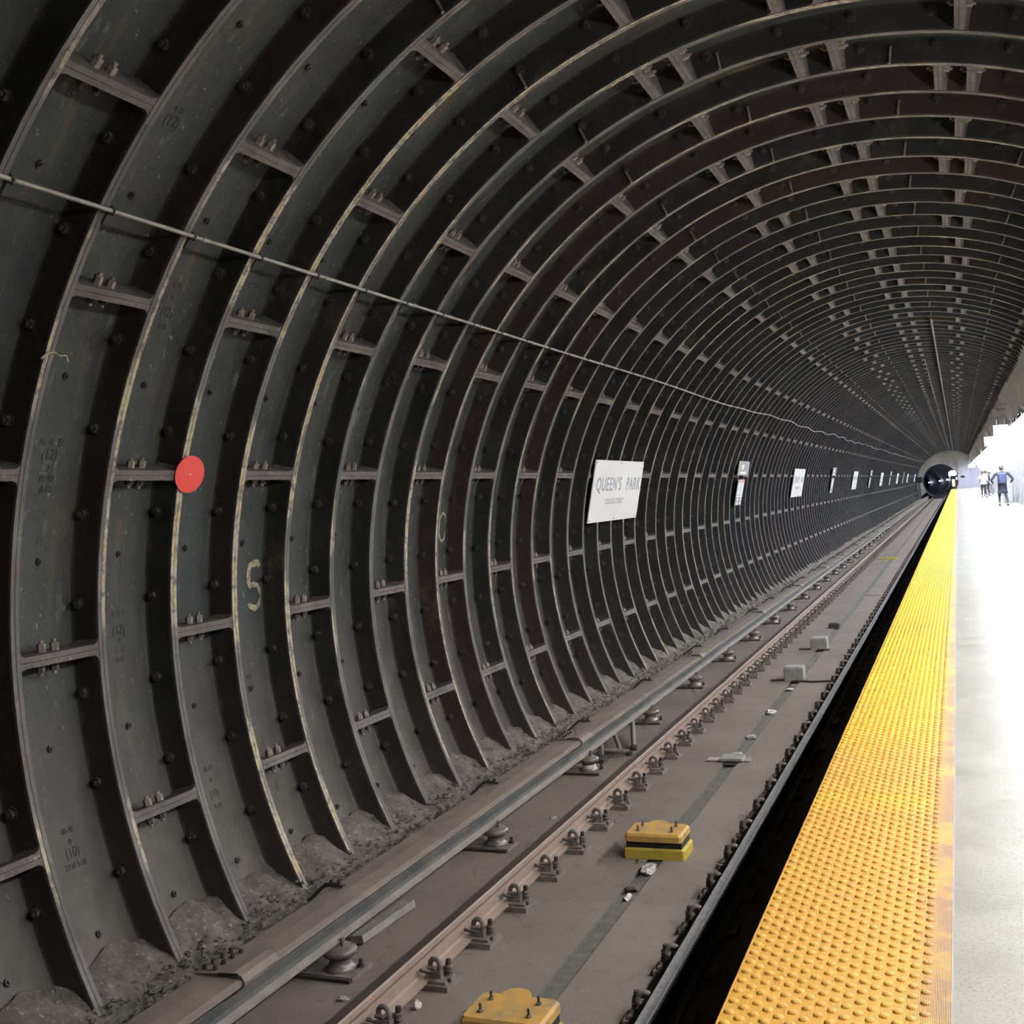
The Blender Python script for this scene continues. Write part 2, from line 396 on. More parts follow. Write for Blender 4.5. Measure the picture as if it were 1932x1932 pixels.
def crosspiece(mb, a, y0=0.0, far=False):
    c = radians(a); th = .030
    er = Vector((-cos(c), 0, sin(c))); et = Vector((sin(c), 0, cos(c))); ey = Vector((0, 1, 0))
    def bx(t0, t1, r0, r1, ya, yb, m):
        vs = [er * r + et * t + ey * (y + y0) for r in (r0, r1) for (t, y) in ((t0, ya), (t1, ya), (t1, yb), (t0, yb))]
        mb.add(vs, [(0, 1, 2, 3), (7, 6, 5, 4), (0, 4, 5, 1), (1, 5, 6, 2), (2, 6, 7, 3), (3, 7, 4, 0)], m)
    if far:
        bx(-th, th, R + .002, RO, TF, SP - TF, CRS); return
    bx(-th, -.0012, R + .003, RO, TF, SP - TF, CRS); bx(.0012, th, R + .003, RO, TF, SP - TF, CRS)
    # small gussets that round off the pocket corners
    g = .035
    for sgn in (-1, 1):
        for (ya, yb) in ((TF, TF + g), (SP - TF, SP - TF - g)):
            t0 = sgn * th
            vs = [er * r + et * t + ey * (y + y0) for r in (R + .004, RO) for (t, y) in ((t0, ya), (t0 + sgn * g, ya), (t0 + sgn * g * .3, ya + (yb - ya) * .3), (t0, yb))]
            mb.add(vs, [(0, 1, 2, 3), (7, 6, 5, 4), (0, 4, 5, 1), (1, 5, 6, 2), (2, 6, 7, 3), (3, 7, 4, 0)], CRS)
def ring_bolts(mb, v, y0=0.0, near=True):
    rng = random.Random(v + 3)
    js = joints(v)
    a = A0 - 3.75 - 7.5 * 4
    while a < AHI - 2:
        if a > ALO + 1:
            p = Vector(pr(a + rng.uniform(-.15, .15), R + .127, SP - TF - .001 + y0))
            if near:
                mb.cyl(p, (0, -1, 0), .037, .008, BOLT, 12); mb.cyl(p, (0, -1, 0), .027, .034, BOLT, 6); mb.cyl(p + Vector((0, -.034, 0)), (0, -1, 0), .013, .012, BOLT, 8)
                q = Vector(pr(a, R + .127, TF + .001 + y0)); mb.cyl(q, (0, 1, 0), .027, .03, BOLT, 6)
            else: mb.cyl(p, (0, -1, 0), .032, .035, BOLT, 6)
        a += 7.5
    if near:
        a = A0 - 30 + 7.5
        while a < AHI:                    # grout plugs on the pans
            if a > ALO + 2 and all(abs(a - j) > 2 for j in js):
                p = Vector(pr(a, RO, SP * .55 + y0)); n = Vector(pr(a, -1))
                mb.cyl(p, n, .020, .016, BOLT, 10); mb.cyl(p + n * .012, n, .011, .014, BOLT, 6)
            a += 15
    for j in js:                          # paired bolts through each joint
        c = radians(j); er = Vector((-cos(c), 0, sin(c))); et = Vector((sin(c), 0, cos(c)))
        for yy in ((.24, .34) if near else (.29,)):
            for sg in (1, -1):
                p = er * (R + .085) + et * sg * .03 + Vector((0, yy + y0 + rng.uniform(-.01, .01), 0))
                L = .035 + rng.uniform(0, .012)
                mb.cyl(p, et * sg, .024, L, BOLTL if sg > 0 else BOLT, 6)
                if near: mb.cyl(p + et * sg * L, et * sg, .012, .018, BOLTL, 8)
    for a in (64.5, 81.0, 98.0, 113):     # stub hangers left on the crown flanges
        if (a > 90) == (v % 2 == 0):
            p = Vector(pr(a, R - .005, SP - TF - .03 + y0)); e = Vector(pr(a, R + .12, SP - TF - .012 + y0))
            mb.tube([p, e], .011 if near else .016, BOLTL, 6)
wall = bpy.data.objects.new('wall_left', None); C.objects.link(wall); wall.location = (CX, 0, CZ)
tag(wall, 'dark ribbed iron tunnel lining arching over the track', 'wall', kind='structure')
NFIRST, NNEAR, NLAST = -7, 92, int((YEND - Y0) / SP)
ringm, boltm = [], []
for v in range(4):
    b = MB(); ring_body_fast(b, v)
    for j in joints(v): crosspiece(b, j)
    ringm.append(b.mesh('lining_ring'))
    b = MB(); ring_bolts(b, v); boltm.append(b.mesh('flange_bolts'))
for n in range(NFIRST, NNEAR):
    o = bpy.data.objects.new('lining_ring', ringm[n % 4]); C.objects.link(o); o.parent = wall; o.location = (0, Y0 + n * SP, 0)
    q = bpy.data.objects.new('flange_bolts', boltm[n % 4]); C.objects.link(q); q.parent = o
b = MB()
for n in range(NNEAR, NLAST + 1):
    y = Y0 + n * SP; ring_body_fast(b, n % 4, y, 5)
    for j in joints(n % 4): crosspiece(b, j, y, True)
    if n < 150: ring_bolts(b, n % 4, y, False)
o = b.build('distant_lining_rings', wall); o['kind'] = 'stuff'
# stencilled and painted marks on the lining (parts of the wall)
TXT = {}
def text_mesh(name, s, size, mat, parent, mw, ext=.0015, xs=1.0, spacing=1.0, align='CENTER', off=0.0):
    cu = bpy.data.curves.new(name, 'FONT'); cu.body = s; cu.size = size; cu.extrude = ext; cu.align_x = align; cu.align_y = 'CENTER'
    cu.space_character = spacing; cu.materials.append(mat)
    cu.offset = off
    key = (s, size, mat.name, ext, spacing, off)
    if key not in TXT:
        tmp = bpy.data.objects.new(name, cu); C.objects.link(tmp); bpy.context.view_layer.update()
        me = bpy.data.meshes.new_from_object(tmp.evaluated_get(bpy.context.evaluated_depsgraph_get()))
        bpy.data.objects.remove(tmp); me.name = name; TXT[key] = me
    o = bpy.data.objects.new(name, TXT[key]); C.objects.link(o); o.parent = parent
    o.matrix_local = mw @ Matrix.Diagonal((xs, 1, 1, 1)); return o
def surf_frame(a, r, y):
    """x along the tunnel, y up the wall, z towards the axis (ring frame at the wall empty)"""
    c = radians(a); er = Vector((-cos(c), 0, sin(c))); et = Vector((sin(c), 0, cos(c)))
    p = er * r + Vector((0, y, 0))
    return Matrix(((0, et.x, -er.x, p.x), (1, et.y, -er.y, p.y), (0, et.z, -er.z, p.z), (0, 0, 0, 1)))
def stroke(name, pts, wid, a, y, mat, r=RO - .006):
    """brushed stroke following the pan: pts in (along, up) metres about angle a, y"""
    m = MB(); n = len(pts); vs = []
    for i, (u, h) in enumerate(pts):
        d = Vector(pts[min(i + 1, n - 1)]) - Vector(pts[max(i - 1, 0)]); d.normalize(); q = Vector((-d.y, d.x)) * wid[i] / 2
        for sg in (1, -1):
            uu, hh = u + q.x * sg, h + q.y * sg
            vs.append(pr(a + math.degrees(hh / r), r, y + uu))
    m.add(vs, [(2 * i, 2 * i + 1, 2 * i + 3, 2 * i + 2) for i in range(n - 1)], mat)
    return m.build(name, wall)
s5 = [(.085, .125), (.05, .150), (0, .150), (-.06, .135), (-.075, .10), (-.08, .03), (-.06, -.005), (0, .0), (.05, -.01), (.085, -.06), (.085, -.11), (.05, -.155), (0, -.17), (-.06, -.15), (-.09, -.13)]
s5 = [(u * .82 - .012, h) for u, h in s5]
stroke('painted_number', s5, [.03, .05, .055, .045, .045, .045, .045, .04, .035, .03, .03, .04, .045, .04, .02], 4.15, Y0 + 5.80 * SP, CREAM)
s0 = [(.075 * cos(t), .135 * sin(t)) for t in [2 * pi * i / 24 for i in range(25)]]
stroke('painted_number', s0, [.026] * 25, 8.2, Y0 + 10.80 * SP, CREAM)
for (n, a, s_, sz) in [(2, 18.19, 'N  4   EI', .060), (2, 17.2, '(12)', .085), (2, 16.1, '0', .05), (2, 15.25, '00-90', .055), (2, 14.4, '.0-50', .055), (2, 10.3, '011', .05),
                   (3, 3.4, '0  0  1', .05), (3, 1.95, '(12)', .08), (3, 1.05, '0', .045), (3, .25, '11-53', .045), (3, -.6, '0-52', .045),
                   (2, -13.0, '00-30', .045), (2, -13.9, '0', .045), (2, -14.75, '(10)', .075), (2, -15.8, '2TW 5-00', .045),
                   (4, -12.5, '00-10', .045), (4, -13.6, '0', .04), (4, -14.9, '(10)', .07), (4, -16.1, '0-10', .045), (3, 32.6, '01-90', .045), (3, 31.4, '0', .04), (3, 30.1, '(12)', .08), (3, 28.8, '0-10', .045),
                   (2, 45.9, '0-50', .045), (2, 44.9, '(12)', .085), (1, 30.5, '0', .05), (1, 29.4, '(12)', .07), (5, -5.2, '0-52', .04), (5, -6.4, '(12)', .06), (6, 1.4, '0-10', .04), (1, 17, '.0-50', .05)]:
    text_mesh('cast_mark', s_, sz, CHALK, wall, surf_frame(a, RO - .0005, Y0 + (n + .555) * SP), .001, .8)
# ---- track bed, drain slot, ledge of debris
fl = bpy.data.objects.new('track_bed', None); C.objects.link(fl); tag(fl, 'dusty brown concrete track bed between wall and platform', 'track bed', kind='structure')
SL0, SL1 = -2.15, -2.035
def strip(mb, x0, x1, z0, z1, y0, y1, m, n=1):
    for k in range(n):
        a = y0 + (y1 - y0) * k / n; c = y0 + (y1 - y0) * (k + 1) / n
        mb.add([(x0, a, z0), (x1, a, z1), (x1, c, z1), (x0, c, z0)], [(0, 1, 2, 3)], m)
b = MB()
strip(b, -4.35, SL0, BED, BED, -5, 230, BEDM); strip(b, SL1, -.70, BED, BED, -5, 230, BEDM)
b.build('concrete_bed', fl)
b = MB()
strip(b, SL0, SL0, BED, BED - .02, -5, 230, SLOTM); strip(b, SL0, SL1 - .012, BED - .02, BED - .012, -5, 230, SLOTM)
strip(b, SL1 - .012, SL1 - .012, BED - .012, BED - .05, -5, 230, BLK); strip(b, SL1 - .012, SL1, BED - .05, BED - .05, -5, 230, BLK); strip(b, SL1, SL1, BED - .05, BED, -5, 230, BLK)
b.build('drain_slot', fl)
# rubble ledge (grid with noise)
from mathutils import noise as mn
def ledge():
    b = MB(); ys = []; y = -2.0
    while y < YEND: ys.append(y); y += .045 if y < 16 else (.12 if y < 40 else .6)
    xs = [-4.36, -4.28, -4.22, -4.16, -4.10, -4.04, -3.98, -3.92, -3.86, -3.80, -3.72, -3.64, -3.60, -3.59]
    hz = [-.70, -.735, -.77, -.805, -.835, -.86, -.875, -.885, -.89, -.895, -.90, -.905, -.92, BED - .01]
    vs = []
    for y in ys:
        ph = ((y - Y0) / SP) % 1.0
        heap = .5 + .5 * cos(2 * pi * (ph - .62))
        for x, h in zip(xs, hz):
            k = max(0, min(1, (-3.8 - x) / .4))
            nz = mn.noise(Vector((x * 9, y * 9, 0))) * .030 + mn.noise(Vector((x * 24, y * 24, 3))) * .018 + mn.noise(Vector((x * 50, y * 50, 3))) * .008
            nz *= 1.0 if x < -3.62 else .2
            vs.append((x, y, h + nz * (.4 + k) + k * .03 * (heap - .5) + .04 * k * mn.noise(Vector((0, y * 1.3, 7)))))
    m = len(xs)
    b.add(vs, [(i * m + j, i * m + j + 1, (i + 1) * m + j + 1, (i + 1) * m + j) for i in range(len(ys) - 1) for j in range(m - 1)], DEBRIS, True)
    rg = random.Random(5)
    for i in range(2600):
        y = 2.5 + 26 * rg.random() ** 1.6; x = -4.22 + .36 * rg.random() ** .8; r = rg.uniform(.006, .024)
        k = max(0, min(1, (-3.8 - x) / .4)); z = -.885 + k * .085
        q = [(x + rg.uniform(.6, 1.2) * r * cx_, y + rg.uniform(.6, 1.2) * r * cy_, z + rg.uniform(.4, 1.1) * r * cz_) for cx_, cy_, cz_ in ((1, 0, 0), (0, 1, 0), (-1, 0, 0), (0, -1, 0), (0, 0, 1), (0, 0, -1))]
        b.add(q, [(0, 1, 4), (1, 2, 4), (2, 3, 4), (3, 0, 4), (1, 0, 5), (2, 1, 5), (3, 2, 5), (0, 3, 5)], DEBRIS)
    return b.build('rubble_ledge', fl)
ledge()
# ---- platform slab
pf = bpy.data.objects.new('floor', None); C.objects.link(pf); tag(pf, 'pale speckled terrazzo platform floor', 'floor', kind='structure')
b = MB(); PE = -.735; PR = -.115
b.box((PR + .006, -5, -.25), (4.0, YEND, 0), PLAT); b.build('platform_floor', pf)
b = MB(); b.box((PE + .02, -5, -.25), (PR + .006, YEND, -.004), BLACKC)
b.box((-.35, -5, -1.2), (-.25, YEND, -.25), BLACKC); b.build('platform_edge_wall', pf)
b = MB(); b.box((PR + .000, -5, -.1), (PR + .006, YEND, .001), GREYP); b.build('joint_strip', pf)
# ---- platform ceiling side: fascia, soffit, end wall, right wall
FX = 1.33
ce = bpy.data.objects.new('ceiling', None); C.objects.link(ce); tag(ce, 'grey suspended ceiling over the platform', 'ceiling', kind='structure')
b = MB(); y = -5.0
k = 0
while y < YEND:
    L = 6.1; z0 = 2.98 + (.0 if k % 2 else .0); dx = .02 * (k % 2)
    y1_ = min(y + L - .05, YEND)
    b.extrude([(FX + dx, 3.96), (FX + .29 + dx, 3.04), (FX + .33 + dx, 3.04), (FX + .06 + dx, 3.96)], y, y1_, FASC)
    b.extrude([(FX + .05, 3.9), (FX + .33, 3.06), (FX + .35, 3.06), (FX + .08, 3.9)], y1_, min(y + L, YEND), BLACKC)
    y += L; k += 1
b.build('fascia_panels', ce)
b = MB(); b.box((FX + .34, -5, 3.10), (2.85, YEND, 3.14), CEILM)
y = -4
while y < YEND: b.box((FX + .40, y, 3.03), (2.6, y + .18, 3.11), GREYP); y += 4.88
b.build('soffit', ce)
wr = bpy.data.objects.new('wall_right', None); C.objects.link(wr); wr.location = (CX, 0, CZ); tag(wr, 'white curved platform wall cladding on the right', 'wall', kind='structure')
b = MB(); RW = 3.5
aa = [180 + 14 - i * 4.2 for i in range(14)]
for i in range(len(aa) - 1):
    p, q = pr(aa[i], RW), pr(aa[i + 1], RW)
    b.add([(p[0], -5, p[2]), (p[0], YEND, p[2]), (q[0], YEND, q[2]), (q[0], -5, q[2])], [(0, 1, 2, 3)], TILEW, True)
b.build('wall_cladding', wr)
b = MB(); y = -4.0
while y < YEND:
    b.tube([pr(a, RW - .01, y) for a in aa], .035, GREYP, 6); y += 2.44
b.build('cladding_ribs', wr)
# outer shell that closes the station tunnel behind the cladding and the soffit
b = MB(); aa = [AHI - .5 + i * 5 for i in range(16)]
for i in range(len(aa) - 1):
    p, q = pr(aa[i], RO), pr(aa[i + 1], RO)
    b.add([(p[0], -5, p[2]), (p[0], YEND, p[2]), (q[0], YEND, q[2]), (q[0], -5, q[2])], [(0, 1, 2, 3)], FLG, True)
b.build('backing_lining', wr)
# end wall with portal hole
PCX, PCZ, PRAD = -1.93, 1.08, 2.02
we = bpy.data.objects.new('wall_end', None); C.objects.link(we); tag(we, 'concrete end wall with the arched tunnel portal', 'wall', kind='structure')
b = MB(); n = 40; inner = []; outer = []
for i in range(n + 1):
    a = radians(-38 + 256 * i / n); ix, iz = PCX + PRAD * cos(a), PCZ + PRAD * sin(a)
    d = Vector((cos(a), sin(a))); rr = 7.0
    inner.append((ix, iz)); outer.append((PCX + rr * cos(a), PCZ + rr * sin(a)))
vs = [(x, YEND, z) for x, z in inner] + [(x, YEND, z) for x, z in outer]
b.add(vs, [(i, i + 1, n + 2 + i, n + 1 + i) for i in range(n)], ENDW)
vs = [(x, YEND, z) for x, z in inner] + [(x, YEND + .8, z) for x, z in inner]
b.add(vs, [(i, i + 1, n + 2 + i, n + 1 + i) for i in range(n)], ENDW)
b.build('portal_wall', we)
b = MB(); b.box((.10, YEND - .12, 0), (1.45, YEND - .02, 3.3), ENDP); b.box((1.5, YEND - .1, 0), (2.9, YEND - .02, 3.0), ENDP)
b.box((.10, YEND - .16, 1.70), (1.0, YEND - .12, 3.05), TILEW); b.build('end_panel', we)
# running tunnel beyond, bending to the left
rt = bpy.data.objects.new('tunnel_beyond', None); C.objects.link(rt); tag(rt, 'dark running tunnel curving away beyond the portal', 'tunnel', kind='structure')
def tpath(s):
    return Vector((PCX - max(0, s - 6) ** 2 / 420.0, YEND + .8 + s, PCZ - .0018 * max(0, s - 10) ** 1.5))
b = MB(); N = 40; n = 24; vs = []
for i in range(N + 1):
    p = tpath(i * 2.2)
    for k in range(n): vs.append((p.x + PRAD * cos(2 * pi * k / n), p.y, p.z + PRAD * sin(2 * pi * k / n)))
b.add(vs, [(i * n + k, i * n + (k + 1) % n, (i + 1) * n + (k + 1) % n, (i + 1) * n + k) for i in range(N) for k in range(n)], TUNM, True)
b.add([vs[N * n + k] for k in range(n)], [tuple(range(n))], TUNM)
b.build('tunnel_lining', rt)
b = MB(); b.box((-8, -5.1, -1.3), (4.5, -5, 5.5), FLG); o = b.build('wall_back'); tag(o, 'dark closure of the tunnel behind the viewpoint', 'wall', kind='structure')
# ================================================================ TACTILE EDGE
te = thing('tactile_edging', 'yellow studded warning strip along the platform edge', 'tactile strip', (0, 0, 0))
b = MB(); b.box((PE, -5, -.06), (PR, YEND, .006), YEL); b.build('strip_slab', te)
b = MB(); TP = .352; pit = TP / 5; cols = 8; cp = .0704
def dome(b, x, y, full):
    if full:
        n = 10; vs = []
        for r, z in ((.0155, .006), (.0140, .0095), (.0095, .0118)):
            vs += [(x + r * cos(2 * pi * i / n), y + r * sin(2 * pi * i / n), z) for i in range(n)]
        fs = [(k * n + i, k * n + (i + 1) % n, (k + 1) * n + (i + 1) % n, (k + 1) * n + i) for k in (0, 1) for i in range(n)]
        b.add(vs, fs + [tuple(range(2 * n, 3 * n))], YEL, True)
    else:
        n = 5; vs = []
        for r, z in ((.0155, .006), (.011, .0115)):
            vs += [(x + r * cos(2 * pi * i / n), y + r * sin(2 * pi * i / n), z) for i in range(n)]
        b.add(vs, [(i, (i + 1) % n, n + (i + 1) % n, n + i) for i in range(n)] + [tuple(range(n, 2 * n))], YEL)
y = 3.38 - TP * 6 + pit * .25; k = 0
while y < 70:
    full = y < 12
    for c in range(cols):
        x = PE + .024 + c * cp + (cp / 2 if k % 2 else 0)
        if x < PR - .045: dome(b, x, y, full)
    y += pit / 2; k += 1
o = b.build('warning_domes', te); o['kind'] = 'stuff'
# ================================================================ RAILS
def rail_prof(xc, z0, h=.160, foot=.14, head=.07):
    p = [(-foot / 2, 0), (foot / 2, 0), (foot / 2, .010), (.030, .024), (.022, .036), (.020, h - .06), (.024, h - .052), (head / 2, h - .035), (head / 2, h - .008), (head / 2 - .008, h),
         (-head / 2 + .008, h), (-head / 2, h - .008), (-head / 2, h - .035), (-.024, h - .052), (-.020, h - .06), (-.022, .036), (-.030, .024), (-foot / 2, .010)]
    return [(xc + x, z0 + z) for x, z in p]
RX1, RX2 = -2.81, -1.437
def runrail(xc, label, side, top):
    t = thing('running_rail', label, 'rail', (xc, 0, BED + .03))
    pf_ = rail_prof(0, 0); b = MB()
    mats = [side] * 18
    b.extrude(pf_, -5, 215, mats); b.build('rail_body', t)
    b = MB(); b.extrude([(-.028, .1600), (.028, .1600), (.026, .1612), (-.026, .1612)], -5, 215, top); b.build('running_surface', t)
runrail(RX1, 'rusty running rail on the wall side of the track', RAILSIDE, RAILTOPD)
runrail(RX2, 'dark running rail beside the platform with polished top', DARKSTEEL, RAILTOP)
# fasteners (origin at bed level on the rail centre line, built for the +X side)
def fastener(sgn, near=True):
    def X(x): return x * sgn
    def bx(b, x0, x1, y0, y1, z0, z1, m):
        b.box((min(X(x0), X(x1)), y0, z0), (max(X(x0), X(x1)), y1, z1), m)
    parts = []
    b = MB(); bx(b, -.13, .195, -.085, .085, 0, .030, DUSTSTEEL); parts.append(('base_plate', b))
    b = MB(); bx(b, .072, .175, -.065, .065, .030, .045, DUSTSTEEL); bx(b, .074, .135, -.03, .045, .045, .085, DUSTSTEEL); parts.append(('shoulder', b))
    b = MB(); c = Vector((X(.098), -.012, .108))
    pts = [c + Vector((X(.032 * cos(t)), -.006 + .012 * sin(t / 2), .034 * sin(t))) for t in [2 * pi * i / 12 for i in range(12)]]
    b.tube(pts, .0145, DUSTSTEEL, 7, True)
    b.tube([(X(.040), -.078, .105), (X(.065), -.062, .090), (X(.10), -.045, .082)], .009, DUSTDARK, 6)
    b.tube([(X(.055), -.03, .10), (X(.075), -.02, .095), (X(.098), -.02, .095)], .011, DUSTSTEEL, 6); parts.append(('spring_clip', b))
    b = MB(); px, py = X(.152), .035
    b.cyl((px, py, .03), (0, 0, 1), .012, .09, DUSTDARK, 8)
    for k in range(3): b.cyl((px, py, .045 + k * .020), (0, 0, 1), .027 - .002 * k, .013, DUSTSTEEL, 10)
    b.cyl((px, py, .105), (0, 0, 1), .015, .022, DUSTDARK, 6)
    b.cyl((X(.178), -.02, .03), (0, 0, 1), .011, .02, DUSTDARK, 6); parts.append(('anchor_bolt', b))
    return parts
def make_fasteners(xc, sgn, y0, n, nparts, lab, grp, nsolo):
    proto = thing('rail_fastener', lab, 'rail fastener', (xc, y0, BED), grp)
    for nm, b in fastener(sgn): b.build(nm, proto)
    whole = MB()
    for nm, b in fastener(sgn):
        for f, mi, sm in zip(b.f, b.mi, b.sm): whole.add([b.v[i] for i in f], [tuple(range(len(f)))], b.mats[mi], sm)
    wm = whole.mesh('rail_fastener')
    for k in range(1, n):
        y = y0 + k * .5595
        if k < nparts: copy_tree(proto, None, (xc, y, BED))
        elif k < nsolo: solo('rail_fastener', wm, (xc, y, BED), lab, 'rail fastener', grp)
        elif k == nsolo:
            rest = MB()
            for q in range(k, n):
                yy = y0 + q * .5595
                rest.box((min(sgn * -.13, sgn * .195), yy - .085, 0), (max(sgn * -.13, sgn * .195), yy + .085, .03), DUSTSTEEL)
                rest.box((min(sgn * .075, sgn * .15), yy - .04, .03), (max(sgn * .075, sgn * .15), yy + .06, .13), DUSTDARK)
            r_o = rest.build('distant_rail_fasteners'); r_o.location = (xc, 0, BED); tag(r_o, 'far run of ' + grp, 'rail fastener', None, 'stuff')
make_fasteners(RX1, 1, 5.69 - .5595 * 2, 235, 36, 'sprung clip and plate fastening the wall-side rail to the bed', 'fasteners along the wall-side rail', 160)
make_fasteners(RX2, -1, 5.55 - .5595 * 2, 235, 24, 'sprung clip and plate fastening the platform-side rail to the bed', 'fasteners along the platform-side rail', 135)
bm1 = MB(); bm1.cyl((0, 0, 0), (0, 0, 1), .022, .012, DUSTDARK, 8); bm1.cyl((0, 0, .012), (0, 0, 1), .014, .055, DUSTDARK, 6)
sbm = bm1.mesh('anchor_stud')
for k in range(60): solo('anchor_stud', sbm, (RX1 - .155, 4.50 + k * .5595, BED), 'small dark stud standing behind the wall-side rail', 'stud', 'studs behind the wall-side rail')
# ---- third rail
TX = -3.385; TZ = BED + .175
t3 = thing('third_rail', 'thick grey power rail on insulators beside the tunnel wall', 'third rail', (TX, 0, TZ))
p = [(-.075, 0), (.085, 0), (.085, .014), (.055, .030), (.046, .05), (.046, .09), (.040, .118), (.022, .130), (-.022, .130), (-.040, .118), (-.046, .09), (-.046, .05), (-.055, .03), (-.075, .014)]
ms = [THIRDF, THIRDF, THIRDF, THIRD, THIRD, THIRD, THIRD, THIRD, THIRD, THIRD, THIRD, THIRD, THIRDF, THIRDF]
b = MB(); b.extrude(p, -5, YEND + 20, ms); b.build('rail_body', t3)
BZ = -.615
def cover(y0, y1, lab):
    t = thing('cover_board', lab, 'cover board', (TX, y0, BZ), 'cover boards over the power rail')
    b = MB(); L = y1 - y0
    b.extrude([(-.150, -.015), (-.150, -.04), (.115, -.04), (.130, -.028), (.130, -.006), (.11, .002), (.0, .008), (-.12, .002)], 0, L, BOARD); b.build('board', t)
    return t
_b = MB(); _b.cyl((0, 0, 0), (0, 0, 1), .011, .026, DUSTDARK, 6); CAPBOLT = _b.mesh('bolt')
def splice(y):
    t = thing('cover_joint', 'raised joint cap where two cover boards meet', 'joint cap', (TX, y, BZ), 'joint caps between cover boards')
    b = MB(); b.extrude([(-.155, .004), (-.12, .012), (.0, .020), (.08, .030), (.125, .020), (.146, -.01), (.140, -.03), (.132, -.03), (.132, .0), (.11, .006), (.0, .010), (-.12, .004)], -.14, .14, BOARD); cap = b.build('cap', t)
    for sx in (-.11, -.05):
        for sy in (-.10, -.035, .035, .10):
            o = bpy.data.objects.new('bolt', CAPBOLT); C.objects.link(o); o.parent = cap; o.location = (sx, sy, .012)
    b = MB(); b.tube([(.0, -.14, .020), (.05, -.15, .027), (.11, -.14, .026)], .005, DUSTDARK, 5); b.build('strap', t)
ys = [-5, -.4, 4.35, 9.35, 14.3]
while ys[-1] < YEND + 10: ys.append(ys[-1] + 4.95)
for i in range(len(ys) - 1):
    lab = {1: 'brown cover board filling the bottom left, nearest length over the power rail', 2: 'brown cover board length between the first two joint caps'}.get(i, 'dusty brown cover board farther along the power rail')
    if i == 0: continue
    t = cover(ys[i] + .012, ys[i + 1] - .012, lab)
    if i > 1 and ys[i] < 60: splice(ys[i])
# brackets clamping the boards to the ledge
bk = thing('board_bracket', 'small dark bent bracket holding the cover board edge', 'bracket', (TX - .15, 5.40, BZ), 'brackets along the cover boards')
b = MB(); b.tube([(-.10, -.04, -.07), (-.05, -.02, -.02), (.0, 0, .022), (.05, 0, .024), (.10, 0, .024)], .012, DUSTDARK, 6)
b.box((.0, -.014, .014), (.12, .014, .026), DUSTDARK); arm = b.build('arm', bk)
for x in (.04, .09):
    b = MB(); b.cyl((x, 0, .026), (0, 0, 1), .011, .026, DUSTDARK, 6); b.build('nut', arm)
for k in range(-1, 40):
    yb = 5.40 + 2.29 * k
    if any(abs(yb - q) < .3 for q in ys): yb += .4
    if k: copy_tree(bk, None, (TX - .15, yb, BZ))
# insulators
ins = thing('rail_insulator', 'brown mushroom insulator on an iron plate under the power rail', 'insulator', (TX - .02, 5.16, BED), 'insulators under the power rail')
b = MB(); b.box((-.16, -.11, 0), (.22, .11, .022), DUSTSTEEL); b.box((-.15, -.135, 0), (.215, -.11, .020), DUSTDARK); insb = b.build('base_plate', ins)
b = MB(); b.lathe((.085, 0, .022), [(.085, 0), (.085, .012), (.064, .022), (.060, .06), (.064, .068), (.092, .080), (.099, .096), (.094, .112), (.064, .126), (.036, .136), (.030, .150)], CERAM, 20); b.build('insulator_body', ins)
b = MB(); b.cyl((.12, -.02, .14), (0, 0, 1), .012, .06, DUSTSTEEL, 6); b.build('head_bolt', ins)
b = MB(); b.cyl((.19, .04, .022), (0, 0, 1), .02, .012, DUSTDARK, 8); b.cyl((.19, .04, .034), (0, 0, 1), .012, .03, DUSTDARK, 6); b.build('anchor_bolt', insb)
ipos = [5.16 + 2.2 * k for k in range(-1, 60)]
for y in ipos:
    if y == 5.16: continue
    c = copy_tree(ins, None, (TX - .02, y, BED))
    if abs(y - 9.56) < .05:
        c['label'] = 'insulator with a white collar under the power rail, third one from the camera'
        del c['group']
        b = MB(); b.lathe((.085, 0, .024), [(.064, 0), (.066, .01), (.066, .045), (.060, .052)], CERAMW, 18); b.build('white_collar', c)
# bracing struts beside the third rail
an = thing('anchor_brace', 'crossed metal anchor rods on the bed below the power rail', 'brace', (TX, 10.2, BED))
b = MB()
b.tube([(.05, .9, .15), (.24, .25, .04)], .024, DUSTSTEEL, 8); b.tube([(-.05, .55, .11), (.16, .05, .04)], .022, DUSTSTEEL, 8)
b.tube([(.02, -.05, .07), (.26, .02, .035)], .024, DUSTSTEEL, 8); b.build('rods', an)
b = MB(); b.box((-.08, -.30, 0), (.10, .10, .03), DUSTDARK); b.box((.0, -.12, .03), (.03, -.06, .125), DUSTSTEEL); b.cyl((.26, .02, 0), (0, 0, 1), .035, .04, DUSTDARK, 8); b.cyl((.24, .25, 0), (0, 0, 1), .035, .045, DUSTDARK, 8); b.build('foot_plates', an)
lb = thing('loose_plank', 'short grey timber offcut leaning beside the power rail', 'plank', (-3.43, 5.83, BED + .0), None, radians(-3))
b = MB(); b.box((-.045, -.30, 0), (.045, .30, .045), WOODM, Matrix.Translation((0, 0, 0)) @ Matrix.Rotation(radians(-8), 4, 'Y')); b.build('board', lb)
lb.location = (-3.40, 5.80, BED + .012)
